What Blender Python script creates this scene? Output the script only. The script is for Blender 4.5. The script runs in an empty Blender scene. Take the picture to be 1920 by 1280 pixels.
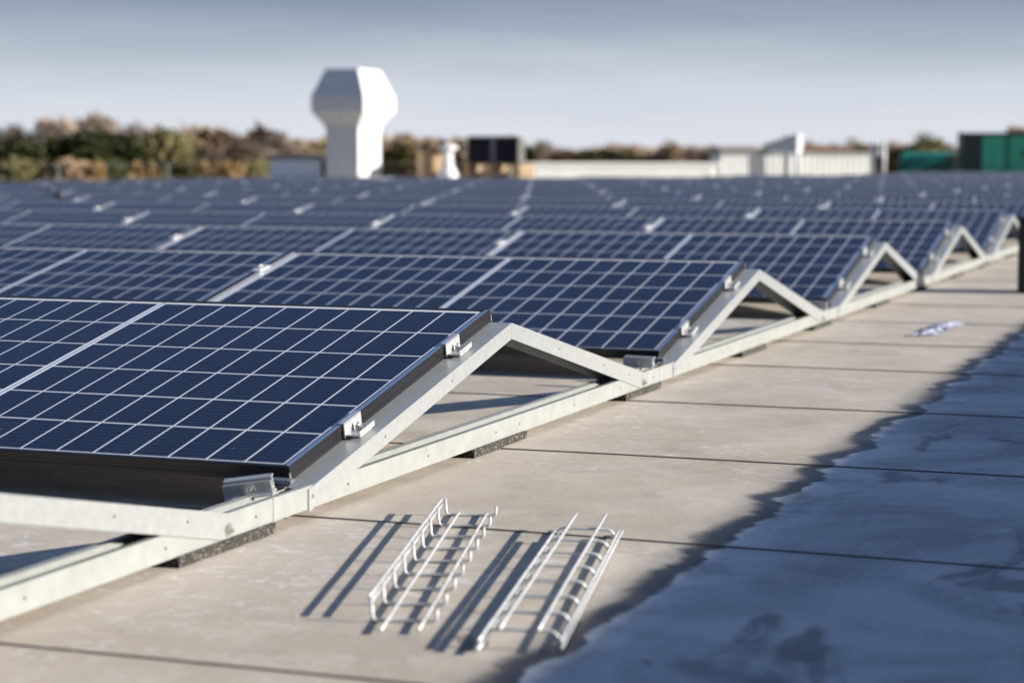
import bpy, math, random
from mathutils import Vector, Matrix
random.seed(7)
R = math.radians
S = bpy.context.scene

# ------------------------------------------------------------------ camera
CAM = Vector((1.5875, -3.17153, 0.53543))
YAW, PIT, ROL = -0.35468, -0.08947, 0.0014
FPX = 3840.31                                   # focal length in pixels of a 1920 px wide frame
fwd = Vector((math.sin(YAW)*math.cos(PIT), math.cos(YAW)*math.cos(PIT), math.sin(PIT)))
r0 = Vector((math.cos(YAW), -math.sin(YAW), 0)); u0 = r0.cross(fwd)
rgt = r0*math.cos(ROL)+u0*math.sin(ROL); upv = -r0*math.sin(ROL)+u0*math.cos(ROL)
cd = bpy.data.cameras.new('camera'); cam = bpy.data.objects.new('camera', cd)
S.collection.objects.link(cam); S.camera = cam
M = Matrix((rgt, upv, -fwd)).transposed().to_4x4(); M.translation = CAM
cam.matrix_world = M
cd.sensor_width = 36; cd.lens = FPX/1920*36; cd.clip_end = 3000; cd.clip_start = .05
cd.dof.use_dof = True; cd.dof.focus_distance = 4.15; cd.dof.aperture_fstop = 3.8; cd.dof.aperture_blades = 0

# ------------------------------------------------------------------ light
SUNV = Vector((2.9, 0.5, 1)).normalized()
EL = math.asin(SUNV.z); AZ = math.atan2(SUNV.x, SUNV.y)
w = bpy.data.worlds.new("World"); S.world = w; w.use_nodes = True
nt = w.node_tree; N = nt.nodes; L = nt.links
for n in list(N): N.remove(n)
out = N.new('ShaderNodeOutputWorld'); bg = N.new('ShaderNodeBackground'); L.new(bg.outputs[0], out.inputs[0])
sky = N.new('ShaderNodeTexSky'); sky.sky_type = 'NISHITA'; sky.sun_disc = False
sky.sun_elevation = EL; sky.sun_rotation = AZ; sky.air_density = 1.0; sky.dust_density = 1.6; sky.ozone_density = 2.5
bg.inputs[1].default_value = 0.075
# thin high overcast band: the sky is milky at the horizon and slate blue a few degrees up
tc = N.new('ShaderNodeTexCoord'); sp = N.new('ShaderNodeSeparateXYZ'); L.new(tc.outputs['Generated'], sp.inputs[0])
mp = N.new('ShaderNodeMapping'); mp.inputs['Scale'].default_value = (4, 4, 34); L.new(tc.outputs['Generated'], mp.inputs[0])
nz = N.new('ShaderNodeTexNoise'); nz.inputs['Scale'].default_value = 1.5; nz.inputs['Detail'].default_value = 4; L.new(mp.outputs[0], nz.inputs[0])
ad = N.new('ShaderNodeMath'); ad.operation = 'MULTIPLY_ADD'; L.new(nz.outputs[0], ad.inputs[0]); ad.inputs[1].default_value = .026; L.new(sp.outputs[2], ad.inputs[2])
rp = N.new('ShaderNodeValToRGB'); L.new(ad.outputs[0], rp.inputs[0])
e = rp.color_ramp.elements
e[0].position = 0.025; e[0].color = (.385, .400, .440, 1)
e[1].position = 0.75; e[1].color = (.060, .110, .210, 1)
for p_, c_ in ((.045, (.335,.357,.402,1)), (.060, (.262,.290,.340,1)), (.078, (.170,.202,.255,1)), (.096, (.105,.137,.185,1)), (.120, (.065,.092,.138,1)), (.20, (.022,.045,.105,1)), (.45, (.023,.053,.140,1))):
    x = e.new(p_); x.color = c_
vs = N.new('ShaderNodeVectorMath'); vs.operation = 'SCALE'; L.new(rp.outputs[0], vs.inputs[0]); vs.inputs[3].default_value = 12.5
fa = N.new('ShaderNodeMapRange'); L.new(sp.outputs[2], fa.inputs[0]); fa.inputs[1].default_value = .30; fa.inputs[2].default_value = .90; fa.inputs[3].default_value = .92; fa.inputs[4].default_value = .15
mx = N.new('ShaderNodeMix'); mx.data_type = 'RGBA'; L.new(fa.outputs[0], mx.inputs[0])
L.new(sky.outputs[0], mx.inputs[6]); L.new(vs.outputs[0], mx.inputs[7]); L.new(mx.outputs[2], bg.inputs[0])

sd = bpy.data.lights.new('sun', 'SUN'); sd.energy = 5.0; sd.angle = R(0.5); sd.color = (1, .93, .84)
so = bpy.data.objects.new('sun', sd); S.collection.objects.link(so)
so.rotation_euler = SUNV.to_track_quat('Z', 'Y').to_euler()
S.view_settings.view_transform = 'Standard'; S.view_settings.look = 'None'; S.view_settings.gamma = 1
S.view_settings.exposure = 1.08

# ------------------------------------------------------------------ helpers
C = S.collection
def link(o, parent=None):
    C.objects.link(o)
    if parent is not None: o.parent = parent
    return o
def tag(o, label=None, cat=None, group=None, kind=None):
    if label: o['label'] = label
    if cat: o['category'] = cat
    if group: o['group'] = group
    if kind: o['kind'] = kind
    return o
def empty(name, loc, label, cat, group=None, rot=(0, 0, 0)):
    o = bpy.data.objects.new(name, None); o.empty_display_size = .1; o.location = loc; o.rotation_euler = rot
    return tag(link(o), label, cat, group)
class MB:
    def __init__(s): s.v = []; s.f = []; s.m = []
    def quad(s, pts, m=0):
        b = len(s.v); s.v += [tuple(p) for p in pts]; s.f.append(tuple(range(b, b+len(pts)))); s.m.append(m); return s
    def box(s, x0, x1, y0, y1, z0, z1, m=0, T=None):
        b = len(s.v)
        P = [(x0,y0,z0),(x1,y0,z0),(x1,y1,z0),(x0,y1,z0),(x0,y0,z1),(x1,y0,z1),(x1,y1,z1),(x0,y1,z1)]
        s.v += [tuple(T @ Vector(p)) if T else p for p in P]
        for f in ((0,3,2,1),(4,5,6,7),(0,1,5,4),(1,2,6,5),(2,3,7,6),(3,0,4,7)): s.f.append(tuple(b+i for i in f)); s.m.append(m)
        return s
    def bbox(s, x0, x1, y0, y1, z0, z1, c=.002, m=0, T=None):
        # box with chamfered edges
        b = len(s.v); V = []
        for sx in (0, 1):
            for sy in (0, 1):
                for sz in (0, 1):
                    X, Y, Z = (x0, x1)[sx], (y0, y1)[sy], (z0, z1)[sz]
                    dx, dy, dz = (c, -c)[sx], (c, -c)[sy], (c, -c)[sz]
                    V += [(X, Y+dy, Z+dz), (X+dx, Y, Z+dz), (X+dx, Y+dy, Z)]
        s.v += [tuple(T @ Vector(p)) if T else p for p in V]
        def I(sx, sy, sz, a): return b+(sx*4+sy*2+sz)*3+a
        F = []
        for k in (0, 1):
            F.append([I(k,0,0,0),I(k,1,0,0),I(k,1,1,0),I(k,0,1,0)])
            F.append([I(0,k,0,1),I(1,k,0,1),I(1,k,1,1),I(0,k,1,1)])
            F.append([I(0,0,k,2),I(1,0,k,2),I(1,1,k,2),I(0,1,k,2)])
        for p in (0, 1):
            for q in (0, 1):
                F.append([I(p,q,0,0),I(p,q,1,0),I(p,q,1,1),I(p,q,0,1)])
                F.append([I(p,0,q,0),I(p,1,q,0),I(p,1,q,2),I(p,0,q,2)])
                F.append([I(0,p,q,1),I(1,p,q,1),I(1,p,q,2),I(0,p,q,2)])
        for p in (0,1):
            for q in (0,1):
                for r in (0,1): F.append([I(p,q,r,0),I(p,q,r,1),I(p,q,r,2)])
        for f in F: s.f.append(tuple(f)); s.m.append(m)
        return s
    def prism(s, poly, x0, x1, m=0, axis='x'):
        # poly: list of (a,b) ; extruded along axis
        b = len(s.v); n = len(poly)
        for X in (x0, x1):
            for a, c in poly: s.v.append((X, a, c) if axis == 'x' else ((a, X, c) if axis == 'y' else (a, c, X)))
        s.f.append(tuple(b+i for i in range(n))[::-1]); s.f.append(tuple(b+n+i for i in range(n))); s.m += [m, m]
        for i in range(n):
            j = (i+1) % n; s.f.append((b+i, b+j, b+n+j, b+n+i)); s.m.append(m)
        return s
    def tube(s, pts, r, n=8, m=0, cap=True):
        pts = [Vector(p) for p in pts]; b = len(s.v); k = len(pts); pu = None
        for i, p in enumerate(pts):
            d = (pts[min(i+1, k-1)]-pts[max(i-1, 0)]).normalized()
            u = pu if pu is not None else (Vector((0,0,1)) if abs(d.z) < .9 else Vector((1,0,0)))
            a = d.cross(u).normalized(); u = a.cross(d).normalized(); pu = u
            rr = r[i] if isinstance(r, (list, tuple)) else r
            for j in range(n):
                t = 2*math.pi*j/n; s.v.append(tuple(p+a*(rr*math.cos(t))+u*(rr*math.sin(t))))
        for i in range(k-1):
            for j in range(n):
                q = (j+1) % n; s.f.append((b+i*n+j, b+i*n+q, b+(i+1)*n+q, b+(i+1)*n+j)); s.m.append(m)
        if cap:
            s.f.append(tuple(b+j for j in range(n))[::-1]); s.f.append(tuple(b+(k-1)*n+j for j in range(n))); s.m += [m, m]
        return s
    def mesh(s, name, mats):
        me = bpy.data.meshes.new(name); me.from_pydata(s.v, [], s.f)
        for m in mats: me.materials.append(m)
        me.polygons.foreach_set('material_index', s.m)
        import bmesh
        bm = bmesh.new(); bm.from_mesh(me); bmesh.ops.recalc_face_normals(bm, faces=bm.faces); bm.to_mesh(me); bm.free()
        me.update(); return me
    def build(s, name, mats, parent=None, smooth=False, loc=None, rot=None):
        if not isinstance(mats, (list, tuple)): mats = [mats]
        me = s.mesh(name, mats)
        if smooth: me.polygons.foreach_set('use_smooth', [True]*len(me.polygons))
        o = bpy.data.objects.new(name, me); link(o, parent)
        if loc: o.location = loc
        if rot: o.rotation_euler = rot
        return o
def copy_tree(o, parent=None):
    c = o.copy(); link(c, parent)
    for ch in list(o.children): copy_tree(ch, c)
    return c
def at(px, py, Y):
    """point at world depth y=Y seen at photo pixel px,py (1920 frame)"""
    d = fwd+rgt*((px-960)/FPX)-upv*((py-640)/FPX)
    return CAM+d*((Y-CAM.y)/d.y)
def proj(p):
    d = Vector(p)-CAM; z = d.dot(fwd)
    if z < .1: return (-9e9, 9e9, z)
    return (960+FPX*d.dot(rgt)/z, 640-FPX*d.dot(upv)/z, z)
ORD = ['zeroth','first','second','third','fourth','fifth','sixth','seventh','eighth','ninth','tenth','eleventh','twelfth','thirteenth','fourteenth',
       'fifteenth','sixteenth','seventeenth','eighteenth','nineteenth','twentieth','twenty-first','twenty-second']

# ------------------------------------------------------------------ materials
def mat(name, col=(.5,.5,.5), rough=.5, metal=0, var=0, scale=8, bump=0, coat=0, coord='Object', stretch=(1,1,1), spec=.5):
    m = bpy.data.materials.new(name); m.use_nodes = True
    n = m.node_tree.nodes; l = m.node_tree.links; b = n['Principled BSDF']
    b.inputs['Base Color'].default_value = (*col, 1); b.inputs['Roughness'].default_value = rough
    b.inputs['Metallic'].default_value = metal; b.inputs['Coat Weight'].default_value = coat; b.inputs['Coat Roughness'].default_value = .03
    b.inputs['Specular IOR Level'].default_value = spec
    if var or bump:
        t = n.new('ShaderNodeTexCoord'); mp = n.new('ShaderNodeMapping'); mp.inputs['Scale'].default_value = stretch; l.new(t.outputs[coord], mp.inputs[0])
        z = n.new('ShaderNodeTexNoise'); z.inputs['Scale'].default_value = scale; z.inputs['Detail'].default_value = 5; l.new(mp.outputs[0], z.inputs[0])
        if var:
            r = n.new('ShaderNodeValToRGB'); l.new(z.outputs[0], r.inputs[0])
            r.color_ramp.elements[0].position = .3; r.color_ramp.elements[1].position = .7
            r.color_ramp.elements[0].color = (*[c*(1-var) for c in col], 1); r.color_ramp.elements[1].color = (*[min(1, c*(1+var)) for c in col], 1)
            l.new(r.outputs[0], b.inputs['Base Color'])
            q = n.new('ShaderNodeMapRange'); l.new(z.outputs[0], q.inputs[0]); q.inputs[3].default_value = max(.02, rough*(1-var)); q.inputs[4].default_value = min(1, rough*(1+var)); l.new(q.outputs[0], b.inputs['Roughness'])
        if bump:
            k = n.new('ShaderNodeBump'); k.inputs['Strength'].default_value = bump; k.inputs['Distance'].default_value = .01; l.new(z.outputs[0], k.inputs['Height']); l.new(k.outputs[0], b.inputs['Normal'])
    return m
galv = mat('galvanised_steel', (.42,.44,.44), .34, .5, .07, 60, 0, stretch=(1,1,1))
galv_worn = mat('galvanised_steel_rail', (.35,.37,.355), .38, .35, .08, 25)
alu = mat('bare_aluminium', (.58,.59,.59), .33, .55, .08, 40)
alu_b = mat('bright_aluminium', (.86,.86,.85), .28, .4, .05, 40)
alu_dark = mat('grey_clip_metal', (.20,.24,.28), .4, .5, .1, 30)
steel = mat('bolt_steel', (.7,.68,.64), .25, .9)
frame_m = mat('black_anodised', (.012,.011,.0105), .30, .0, .4, 6, 0, stretch=(1,.15,1), spec=.5)
hole_m = mat('dark_hole', (.02,.02,.02), .8)
back_m = mat('white_backsheet', (.74,.75,.78), .4, coat=.6)
sky_tint = mat('sky_tinted_metal', (.22,.28,.42), .35, .4, coat=1)  # silver ribbons and right frame lips, sky reflection mixed into the blue base
foam_under = mat('panel_back', (.5,.5,.5), .6)
white_paint = mat('white_coated_steel', (.62,.64,.65), .30, 0, .05, 3)
wire_m = mat('zinc_wire', (.50,.515,.52), .46, .3, .1, 50)

def cell_material():
    m = bpy.data.materials.new('solar_cells'); m.use_nodes = True
    n = m.node_tree.nodes; l = m.node_tree.links; b = n['Principled BSDF']
    t = n.new('ShaderNodeTexCoord'); s = n.new('ShaderNodeSeparateXYZ'); l.new(t.outputs['Object'], s.inputs[0])
    def math_(op, a, bb=None, c=None):
        k = n.new('ShaderNodeMath'); k.operation = op
        for i, vv in enumerate((a, bb, c)):
            if vv is None: continue
            if isinstance(vv, (int, float)): k.inputs[i].default_value = vv
            else: l.new(vv, k.inputs[i])
        return k.outputs[0]
    # fine busbar lines along x
    fr = math_('FRACT', math_('MULTIPLY', s.outputs[1], 1/.01777))
    ln = math_('LESS_THAN', math_('ABSOLUTE', math_('SUBTRACT', fr, .5)), .035)
    # dash the bars with noise
    z = n.new('ShaderNodeTexNoise'); z.inputs['Scale'].default_value = 90; l.new(t.outputs['Object'], z.inputs[0])
    ln = math_('MULTIPLY', ln, math_('MULTIPLY', z.outputs[0], .65))
    # cell to cell tone
    cx = math_('FLOOR', math_('MULTIPLY', s.outputs[0], 1/.0775)); cy = math_('FLOOR', math_('MULTIPLY', s.outputs[1], 1/.16005))
    cb = n.new('ShaderNodeCombineXYZ'); l.new(cx, cb.inputs[0]); l.new(cy, cb.inputs[1])
    oi = n.new('ShaderNodeObjectInfo'); l.new(oi.outputs['Random'], cb.inputs[2])
    wn = n.new('ShaderNodeTexWhiteNoise'); l.new(cb.outputs[0], wn.inputs[0])
    mx = n.new('ShaderNodeMix'); mx.data_type = 'RGBA'; l.new(wn.outputs[0], mx.inputs[0])
    mx.inputs[6].default_value = (.0030,.0052,.019,1); mx.inputs[7].default_value = (.0050,.0085,.028,1)
    m2 = n.new('ShaderNodeMix'); m2.data_type = 'RGBA'; l.new(ln, m2.inputs[0]); l.new(mx.outputs[2], m2.inputs[6]); m2.inputs[7].default_value = (.16,.19,.26,1)
    # dust specks
    z2 = n.new('ShaderNodeTexNoise'); z2.inputs['Scale'].default_value = 55; z2.inputs['Detail'].default_value = 2; l.new(t.outputs['Object'], z2.inputs[0])
    sp_ = math_('MULTIPLY', math_('GREATER_THAN', z2.outputs[0], .765), .35)
    z3 = n.new('ShaderNodeTexNoise'); z3.inputs['Scale'].default_value = 3; z3.inputs['Detail'].default_value = 6; l.new(t.outputs['Object'], z3.inputs[0])
    du = math_('MULTIPLY', z3.outputs[0], .012)
    m3 = n.new('ShaderNodeMix'); m3.data_type = 'RGBA'; l.new(math_('ADD', sp_, du), m3.inputs[0]); l.new(m2.outputs[2], m3.inputs[6]); m3.inputs[7].default_value = (.5,.48,.45,1)
    l.new(m3.outputs[2], b.inputs['Base Color'])
    b.inputs['Roughness'].default_value = .38; b.inputs['Coat Weight'].default_value = 1
    b.inputs['Coat IOR'].default_value = 1.20; b.inputs['Specular IOR Level'].default_value = 0.05
    q = n.new('ShaderNodeMapRange'); l.new(z3.outputs[0], q.inputs[0]); q.inputs[3].default_value = .03; q.inputs[4].default_value = .10; l.new(q.outputs[0], b.inputs['Coat Roughness'])
    return m
cell_m = cell_material()

def roof_material():
    m = bpy.data.materials.new('roof_membrane'); m.use_nodes = True
    n = m.node_tree.nodes; l = m.node_tree.links; b = n['Principled BSDF']
    t = n.new('ShaderNodeTexCoord'); s = n.new('ShaderNodeSeparateXYZ'); l.new(t.outputs['Object'], s.inputs[0])
    def M_(op, a, bb=None, c=None, clamp=False):
        k = n.new('ShaderNodeMath'); k.operation = op; k.use_clamp = clamp
        for i, vv in enumerate((a, bb, c)):
            if vv is None: continue
            if isinstance(vv, (int, float)): k.inputs[i].default_value = vv
            else: l.new(vv, k.inputs[i])
        return k.outputs[0]
    def noise(sc, det=5, st=(1,1,1), dist=0, rough=.55):
        mp = n.new('ShaderNodeMapping'); mp.inputs['Scale'].default_value = st; l.new(t.outputs['Object'], mp.inputs[0])
        z = n.new('ShaderNodeTexNoise'); z.inputs['Scale'].default_value = sc; z.inputs['Detail'].default_value = det; z.inputs['Distortion'].default_value = dist; z.inputs['Roughness'].default_value = rough
        l.new(mp.outputs[0], z.inputs[0]); return z.outputs[0]
    def sm(v, a, c, lo=0, hi=1):
        k = n.new('ShaderNodeMapRange'); k.interpolation_type = 'SMOOTHSTEP'; l.new(v, k.inputs[0])
        k.inputs[1].default_value = a; k.inputs[2].default_value = c; k.inputs[3].default_value = lo; k.inputs[4].default_value = hi; return k.outputs[0]
    def mix(f, a, c):
        k = n.new('ShaderNodeMix'); k.data_type = 'RGBA'
        if isinstance(f, (int, float)): k.inputs[0].default_value = f
        else: l.new(f, k.inputs[0])
        for i, vv in ((6, a), (7, c)):
            if isinstance(vv, tuple): k.inputs[i].default_value = (*vv, 1)
            else: l.new(vv, k.inputs[i])
        return k.outputs[2]
    X, Y = s.outputs[0], s.outputs[1]
    big = noise(1.6, 4); mid = noise(7, 6, dist=.6); fine = noise(60, 4)
    col = mix(sm(big, .3, .7), (.385,.335,.275), (.455,.405,.345))
    col = mix(sm(mid, .42, .72, 0, .4), col, (.52,.48,.42))
    col = mix(sm(noise(3.1, 6, dist=1.2), .52, .68, 0, .45), col, (.30,.265,.22))
    scuff = noise(24, 9, (.8,1,1), 1.5, .68)
    area = sm(noise(1.1, 3), .42, .56)
    col = mix(M_('MULTIPLY', sm(scuff, .53, .62, 0, .55), area), col, (.60,.595,.60))
    col = mix(sm(noise(4.3, 8, (1,.7,1), .9, .6), .685, .71, 0, .75), col, (.11,.10,.10))
    col = mix(sm(fine, .58, .8, 0, .18), col, (.25,.22,.19))
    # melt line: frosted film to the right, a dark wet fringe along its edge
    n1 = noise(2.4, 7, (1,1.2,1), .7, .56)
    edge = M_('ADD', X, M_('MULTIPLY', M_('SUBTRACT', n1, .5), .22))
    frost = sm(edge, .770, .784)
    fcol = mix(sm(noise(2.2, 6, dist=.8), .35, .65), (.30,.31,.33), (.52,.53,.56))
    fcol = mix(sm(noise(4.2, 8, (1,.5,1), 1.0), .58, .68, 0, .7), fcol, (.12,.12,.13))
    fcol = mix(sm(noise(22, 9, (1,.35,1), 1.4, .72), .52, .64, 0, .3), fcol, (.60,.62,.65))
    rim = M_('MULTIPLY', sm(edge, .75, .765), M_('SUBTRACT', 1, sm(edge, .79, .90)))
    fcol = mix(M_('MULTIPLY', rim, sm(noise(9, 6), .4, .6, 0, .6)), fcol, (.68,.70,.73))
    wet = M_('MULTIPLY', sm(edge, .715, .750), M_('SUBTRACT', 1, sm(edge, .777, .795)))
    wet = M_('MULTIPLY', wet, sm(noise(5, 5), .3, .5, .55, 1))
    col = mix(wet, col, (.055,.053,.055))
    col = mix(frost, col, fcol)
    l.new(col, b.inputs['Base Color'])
    ro = M_('SUBTRACT', sm(mid, .2, .8, .55, .8), M_('MULTIPLY', wet, .3)); l.new(ro, b.inputs['Roughness'])
    b.inputs['Specular IOR Level'].default_value = .35
    bp = n.new('ShaderNodeBump'); bp.inputs['Strength'].default_value = .16; bp.inputs['Distance'].default_value = .004
    l.new(M_('ADD', fine, M_('MULTIPLY', scuff, 1.5)), bp.inputs['Height']); l.new(bp.outputs[0], b.inputs['Normal'])
    return m
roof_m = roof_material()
seam_m = mat('seam_edge_dirt', (.10,.09,.08), .8, 0, .3, 9)

def foam_material():
    m = bpy.data.materials.new('recycled_rubber'); m.use_nodes = True
    n = m.node_tree.nodes; l = m.node_tree.links; b = n['Principled BSDF']
    t = n.new('ShaderNodeTexCoord'); v = n.new('ShaderNodeTexVoronoi'); v.inputs['Scale'].default_value = 420; l.new(t.outputs['Object'], v.inputs[0])
    sp_ = n.new('ShaderNodeSeparateColor'); l.new(v.outputs['Color'], sp_.inputs[0])
    r = n.new('ShaderNodeValToRGB'); l.new(sp_.outputs[0], r.inputs[0]); r.color_ramp.interpolation = 'CONSTANT'
    e = r.color_ramp.elements; e[0].color = (.018,.017,.016,1); e[1].position = .55; e[1].color = (.05,.045,.04,1)
    for p, c in ((.80, (.08,.075,.07,1)), (.93, (.22,.20,.16,1)), (.975, (.30,.22,.08,1)), (.99, (.45,.45,.43,1))):
        x = e.new(p); x.color = c
    l.new(r.outputs[0], b.inputs['Base Color']); b.inputs['Roughness'].default_value = .9
    k = n.new('ShaderNodeBump'); k.inputs['Strength'].default_value = .8; k.inputs['Distance'].default_value = .003; l.new(v.outputs['Distance'], k.inputs['Height']); l.new(k.outputs[0], b.inputs['Normal'])
    return m
foam_m = foam_material()

# ------------------------------------------------------------------ setting: roof, land
RZ = -0.086
g = MB(); g.quad([(-1500,-600,-8),(1500,-600,-8),(1500,2400,-8),(-1500,2400,-8)])
tag(g.build('ground', mat('field_grass', (.10,.10,.05), .95, 0, .4, .05)), kind='structure')
g = MB(); g.box(-17.6, 6.0, -7.0, 61.0, -8.0, RZ-.03); 
tag(g.build('warehouse', mat('warehouse_cladding', (.45,.46,.47), .5, 0, .05, .5)), 'long flat roofed warehouse carrying the whole solar array', 'building')
seams = [-6.9,-5.6,-4.7,-3.75,-2.85,-1.92,-0.975,0.005,0.90,1.835,2.81,3.66,4.60,5.58]
while seams[-1] < 60: seams.append(seams[-1]+.94+random.uniform(-.03,.03))
seams[-1] = 61.0
g = MB(); XS = [-17.6,-9,-4,-2,-1,-.3,.3,1.0,1.6,2.4,6.0]
st = .0026
offs = [[random.uniform(-.006,.006)*(1 if abs(xx) < 3 else 2) - (.028*xx if (j == 7 and 0 < xx < 2) else 0) + (.012*xx if j in (11,12) and 0 < xx < 2 else 0) for xx in XS] for j in range(len(seams))]
for j in range(len(seams)-1):
    for i in range(len(XS)-1):
        xa, xb = XS[i], XS[i+1]
        ya0, yb0 = seams[j]+offs[j][i], seams[j]+offs[j][i+1]
        ya1, yb1 = seams[j+1]+offs[j+1][i], seams[j+1]+offs[j+1][i+1]
        # near edge lies on top of the sheet before it: a small step, then a slow fall
        g.quad([(xa,ya0,RZ+.0002),(xb,yb0,RZ+.0002),(xb,yb0,RZ+st),(xa,ya0,RZ+st)], 1)
        g.quad([(xa,ya0,RZ+st),(xb,yb0,RZ+st),(xb,yb0+.10,RZ+st*.85),(xa,ya0+.10,RZ+st*.85)], 0)
        g.quad([(xa,ya0+.10,RZ+st*.85),(xb,yb0+.10,RZ+st*.85),(xb,yb1,RZ),(xa,ya1,RZ)], 0)
        # dirt that has collected in the lap, on top of the lower sheet
        if j > 0: g.quad([(xa,ya0-.003,RZ+.0006),(xb,yb0-.003,RZ+.0006),(xb,yb0-.0004,RZ+.0012),(xa,ya0-.0004,RZ+.0012)], 1)
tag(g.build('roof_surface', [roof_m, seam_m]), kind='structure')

# ------------------------------------------------------------------ solar panels
TH = 0.20828; P = 2.29404; LP = 1.63345; PW = LP-.02; FD = .027
tn, cs, sn = math.tan(TH), math.cos(TH), math.sin(TH)
def frame_mesh():
    b = MB()
    prof = [(0.0012,0),(.011,0),(.011,-.004),(.009,-.004),(.009,-FD),(0,-FD),(0,-.0195),(.0012,-.0185),(.0012,-.0125),(0,-.0115),(0,-.0012)]
    k = len(prof); base = []
    for d, z in prof:
        for (x, y) in ((-d, d), (-d, 1-d), (-PW+d, 1-d), (-PW+d, d)):
            b.v.append((x, y, z))
    for i in range(k):
        j = (i+1) % k
        for c in range(4):
            q = (c+1) % 4
            b.f.append((i*4+c, i*4+q, j*4+q, j*4+c)); b.m.append(2 if (i == 0 and c == 2) else (3 if (i == 0 and c == 0) else 0))  # left top lip set bright, right one coloured blue for its sky reflection
    # bare cut corners of the extrusion
    for (x, y) in ((0, 0), (0, 1), (-PW, 0), (-PW, 1)):
        b.box(x-.0011, x+.0011, y-.0011, y+.0011, -FD+.0005, -.0115, 1)
    return b.mesh('panel_frame', [frame_m, alu, alu_b, sky_tint])
def laminate_mesh():
    b = MB(); z = -.0022
    xs = [(-.011, 2)]
    # walking left from the right frame lip : (edge position, material of the strip that follows)
    cell, gap = .0733, .0038
    def walk(start, items):
        p = start; o = []
        for wd, m in items: o.append((p, p-wd, m)); p -= wd
        return o, p
    items = [(.0035,1),(.003,2),(.0035,1)]
    for h in range(2):
        for c in range(10):
            items.append((cell, 0)); 
            if c < 9: items.append((gap, 1))
        if h == 0: items += [(.0078,1),(.0040,2),(.0078,1)]
    cols, p = walk(-.0111, items)
    rest = p-(-PW+.0111)
    for wd, m in ((rest*.5, 1), (.003, 2), (rest*.5-.003, 1)): cols.append((p, p-wd, m)); p -= wd
    rows = [(.0111, .020, 1)]; y = .020
    ch, gh = .1553, .0046
    for r in range(6):
        rows.append((y, y+ch, 0)); y += ch
        if r < 5: rows.append((y, y+gh, 1)); y += gh
    rows.append((y, .9889, 1))
    for y0, y1, rm in rows:
        for x1, x0, cm in cols:
            m = 0 if (rm == 0 and cm == 0) else (2 if (cm == 2) else 1)
            b.quad([(x0,y0,z),(x1,y0,z),(x1,y1,z),(x0,y1,z)], m)
    b.quad([(-PW+.01,.01,-.006),(-.01,.01,-.006),(-.01,.99,-.006),(-PW+.01,.99,-.006)], 3)
    me = bpy.data.meshes.new('cell_laminate'); me.from_pydata(b.v, [], b.f)
    for m in (cell_m, back_m, sky_tint, foam_under): me.materials.append(m)
    me.polygons.foreach_set('material_index', b.m); me.update(); return me
FM, LM = frame_mesh(), laminate_mesh()
def panel(k, i, label):
    t = empty('solar_panel', (-i*LP, k*P, 0), label, 'solar panel', 'solar panels set in rows across the flat roof', (TH, 0, 0))
    link(bpy.data.objects.new('frame', FM), t); link(bpy.data.objects.new('cell_laminate', LM), t)
    return t
def row_cols(k):
    if k <= 12: return 9
    if k == 13: return 6
    if k <= 15: return 5
    return 4
vis = {}
for k in range(0, 21):
    L_ = []
    for i in range(-2 if k >= 7 else 0, row_cols(k)):
        q = [proj((-i*LP-a*PW, k*P+u*cs, u*sn)) for a in (0, 1) for u in (0, 1)]
        x0, x1 = min(a[0] for a in q), max(a[0] for a in q)
        if x1 < -250 or x0 > 2150: continue
        on = x1 > 12 and x0 < 1908
        L_.append((x0, x1, i, on))
    if k < 7: L_ = [a for a in L_ if a[2] >= 0]
    n = 0
    for x0, x1, i, on in sorted(L_, key=lambda a: a[2]):
        rn = ORD[k+1]+' row from the camera'
        if on:
            n += 1
            if n == 1: lab = 'blue gridded solar panel, rightmost in the '+rn
            else: lab = 'blue gridded solar panel, %s from the right in the %s' % (ORD[n], rn)
            vis.setdefault(k, []).append((i, n))
        else: lab = 'blue gridded solar panel of the %s, just outside the %s edge' % (rn, 'right' if x0 > 1000 else 'left')
        panel(k, i, lab)

# ------------------------------------------------------------------ support rails and bent brackets
XR = .049; XL = -.011
def legz(y): return tn*y-FD/cs-.0008
YA, YC, YB = .980, -.022, 1.979            # apex, crease, bolt
ZB, ZT = -.068, -.028                       # base rail
ZA = legz(YA)
def bracket_channel():
    b = MB(); t = .0018; H = .035
    y_end = 2.002; z_end = -.0315
    m2 = (z_end-ZA)/(y_end-YA)
    for X0, X1 in ((XL, XL+t), (XR-t, XR)):
        # rising flange
        b.prism([(YC, legz(YC)), (YA, ZA), (YA, ZA-H), (.075, legz(.075)-H*1.02), (YC, legz(YC)-.040)], X0, X1)
        b.prism([(YA+.0008, ZA), (y_end, z_end), (y_end-.002, z_end-.020), (1.975, -.0655), (1.955, -.0655), (YA+.0008, ZA-H)], X0, X1)
    for (ya, za, yb, zb) in ((YC, legz(YC), YA, ZA), (YA, ZA, y_end, z_end)):
        d = Vector((0, yb-ya, zb-za)).normalized(); nn = Vector((0, -d.z, d.y))
        a, c = Vector((0,ya,za)), Vector((0,yb,zb))
        q = [a, c, c-nn*t, a-nn*t]
        b.prism([(v_.y, v_.z) for v_ in q], XL+t+.0002, XR-t-.0002)
    # small punched holes in the outer flange
    for y, z in ((.303,legz(.303)-.019),(.636,legz(.636)-.019),(1.301,ZA+m2*(1.301-YA)-.019),(1.64,ZA+m2*(1.64-YA)-.019),(1.85,ZA+m2*(1.85-YA)-.019)):
        b.tube([(XR-.0005,y,z),(XR+.0004,y,z)], .0024, 8, 1)
    return b.mesh('bent_channel', [galv, hole_m])
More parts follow.
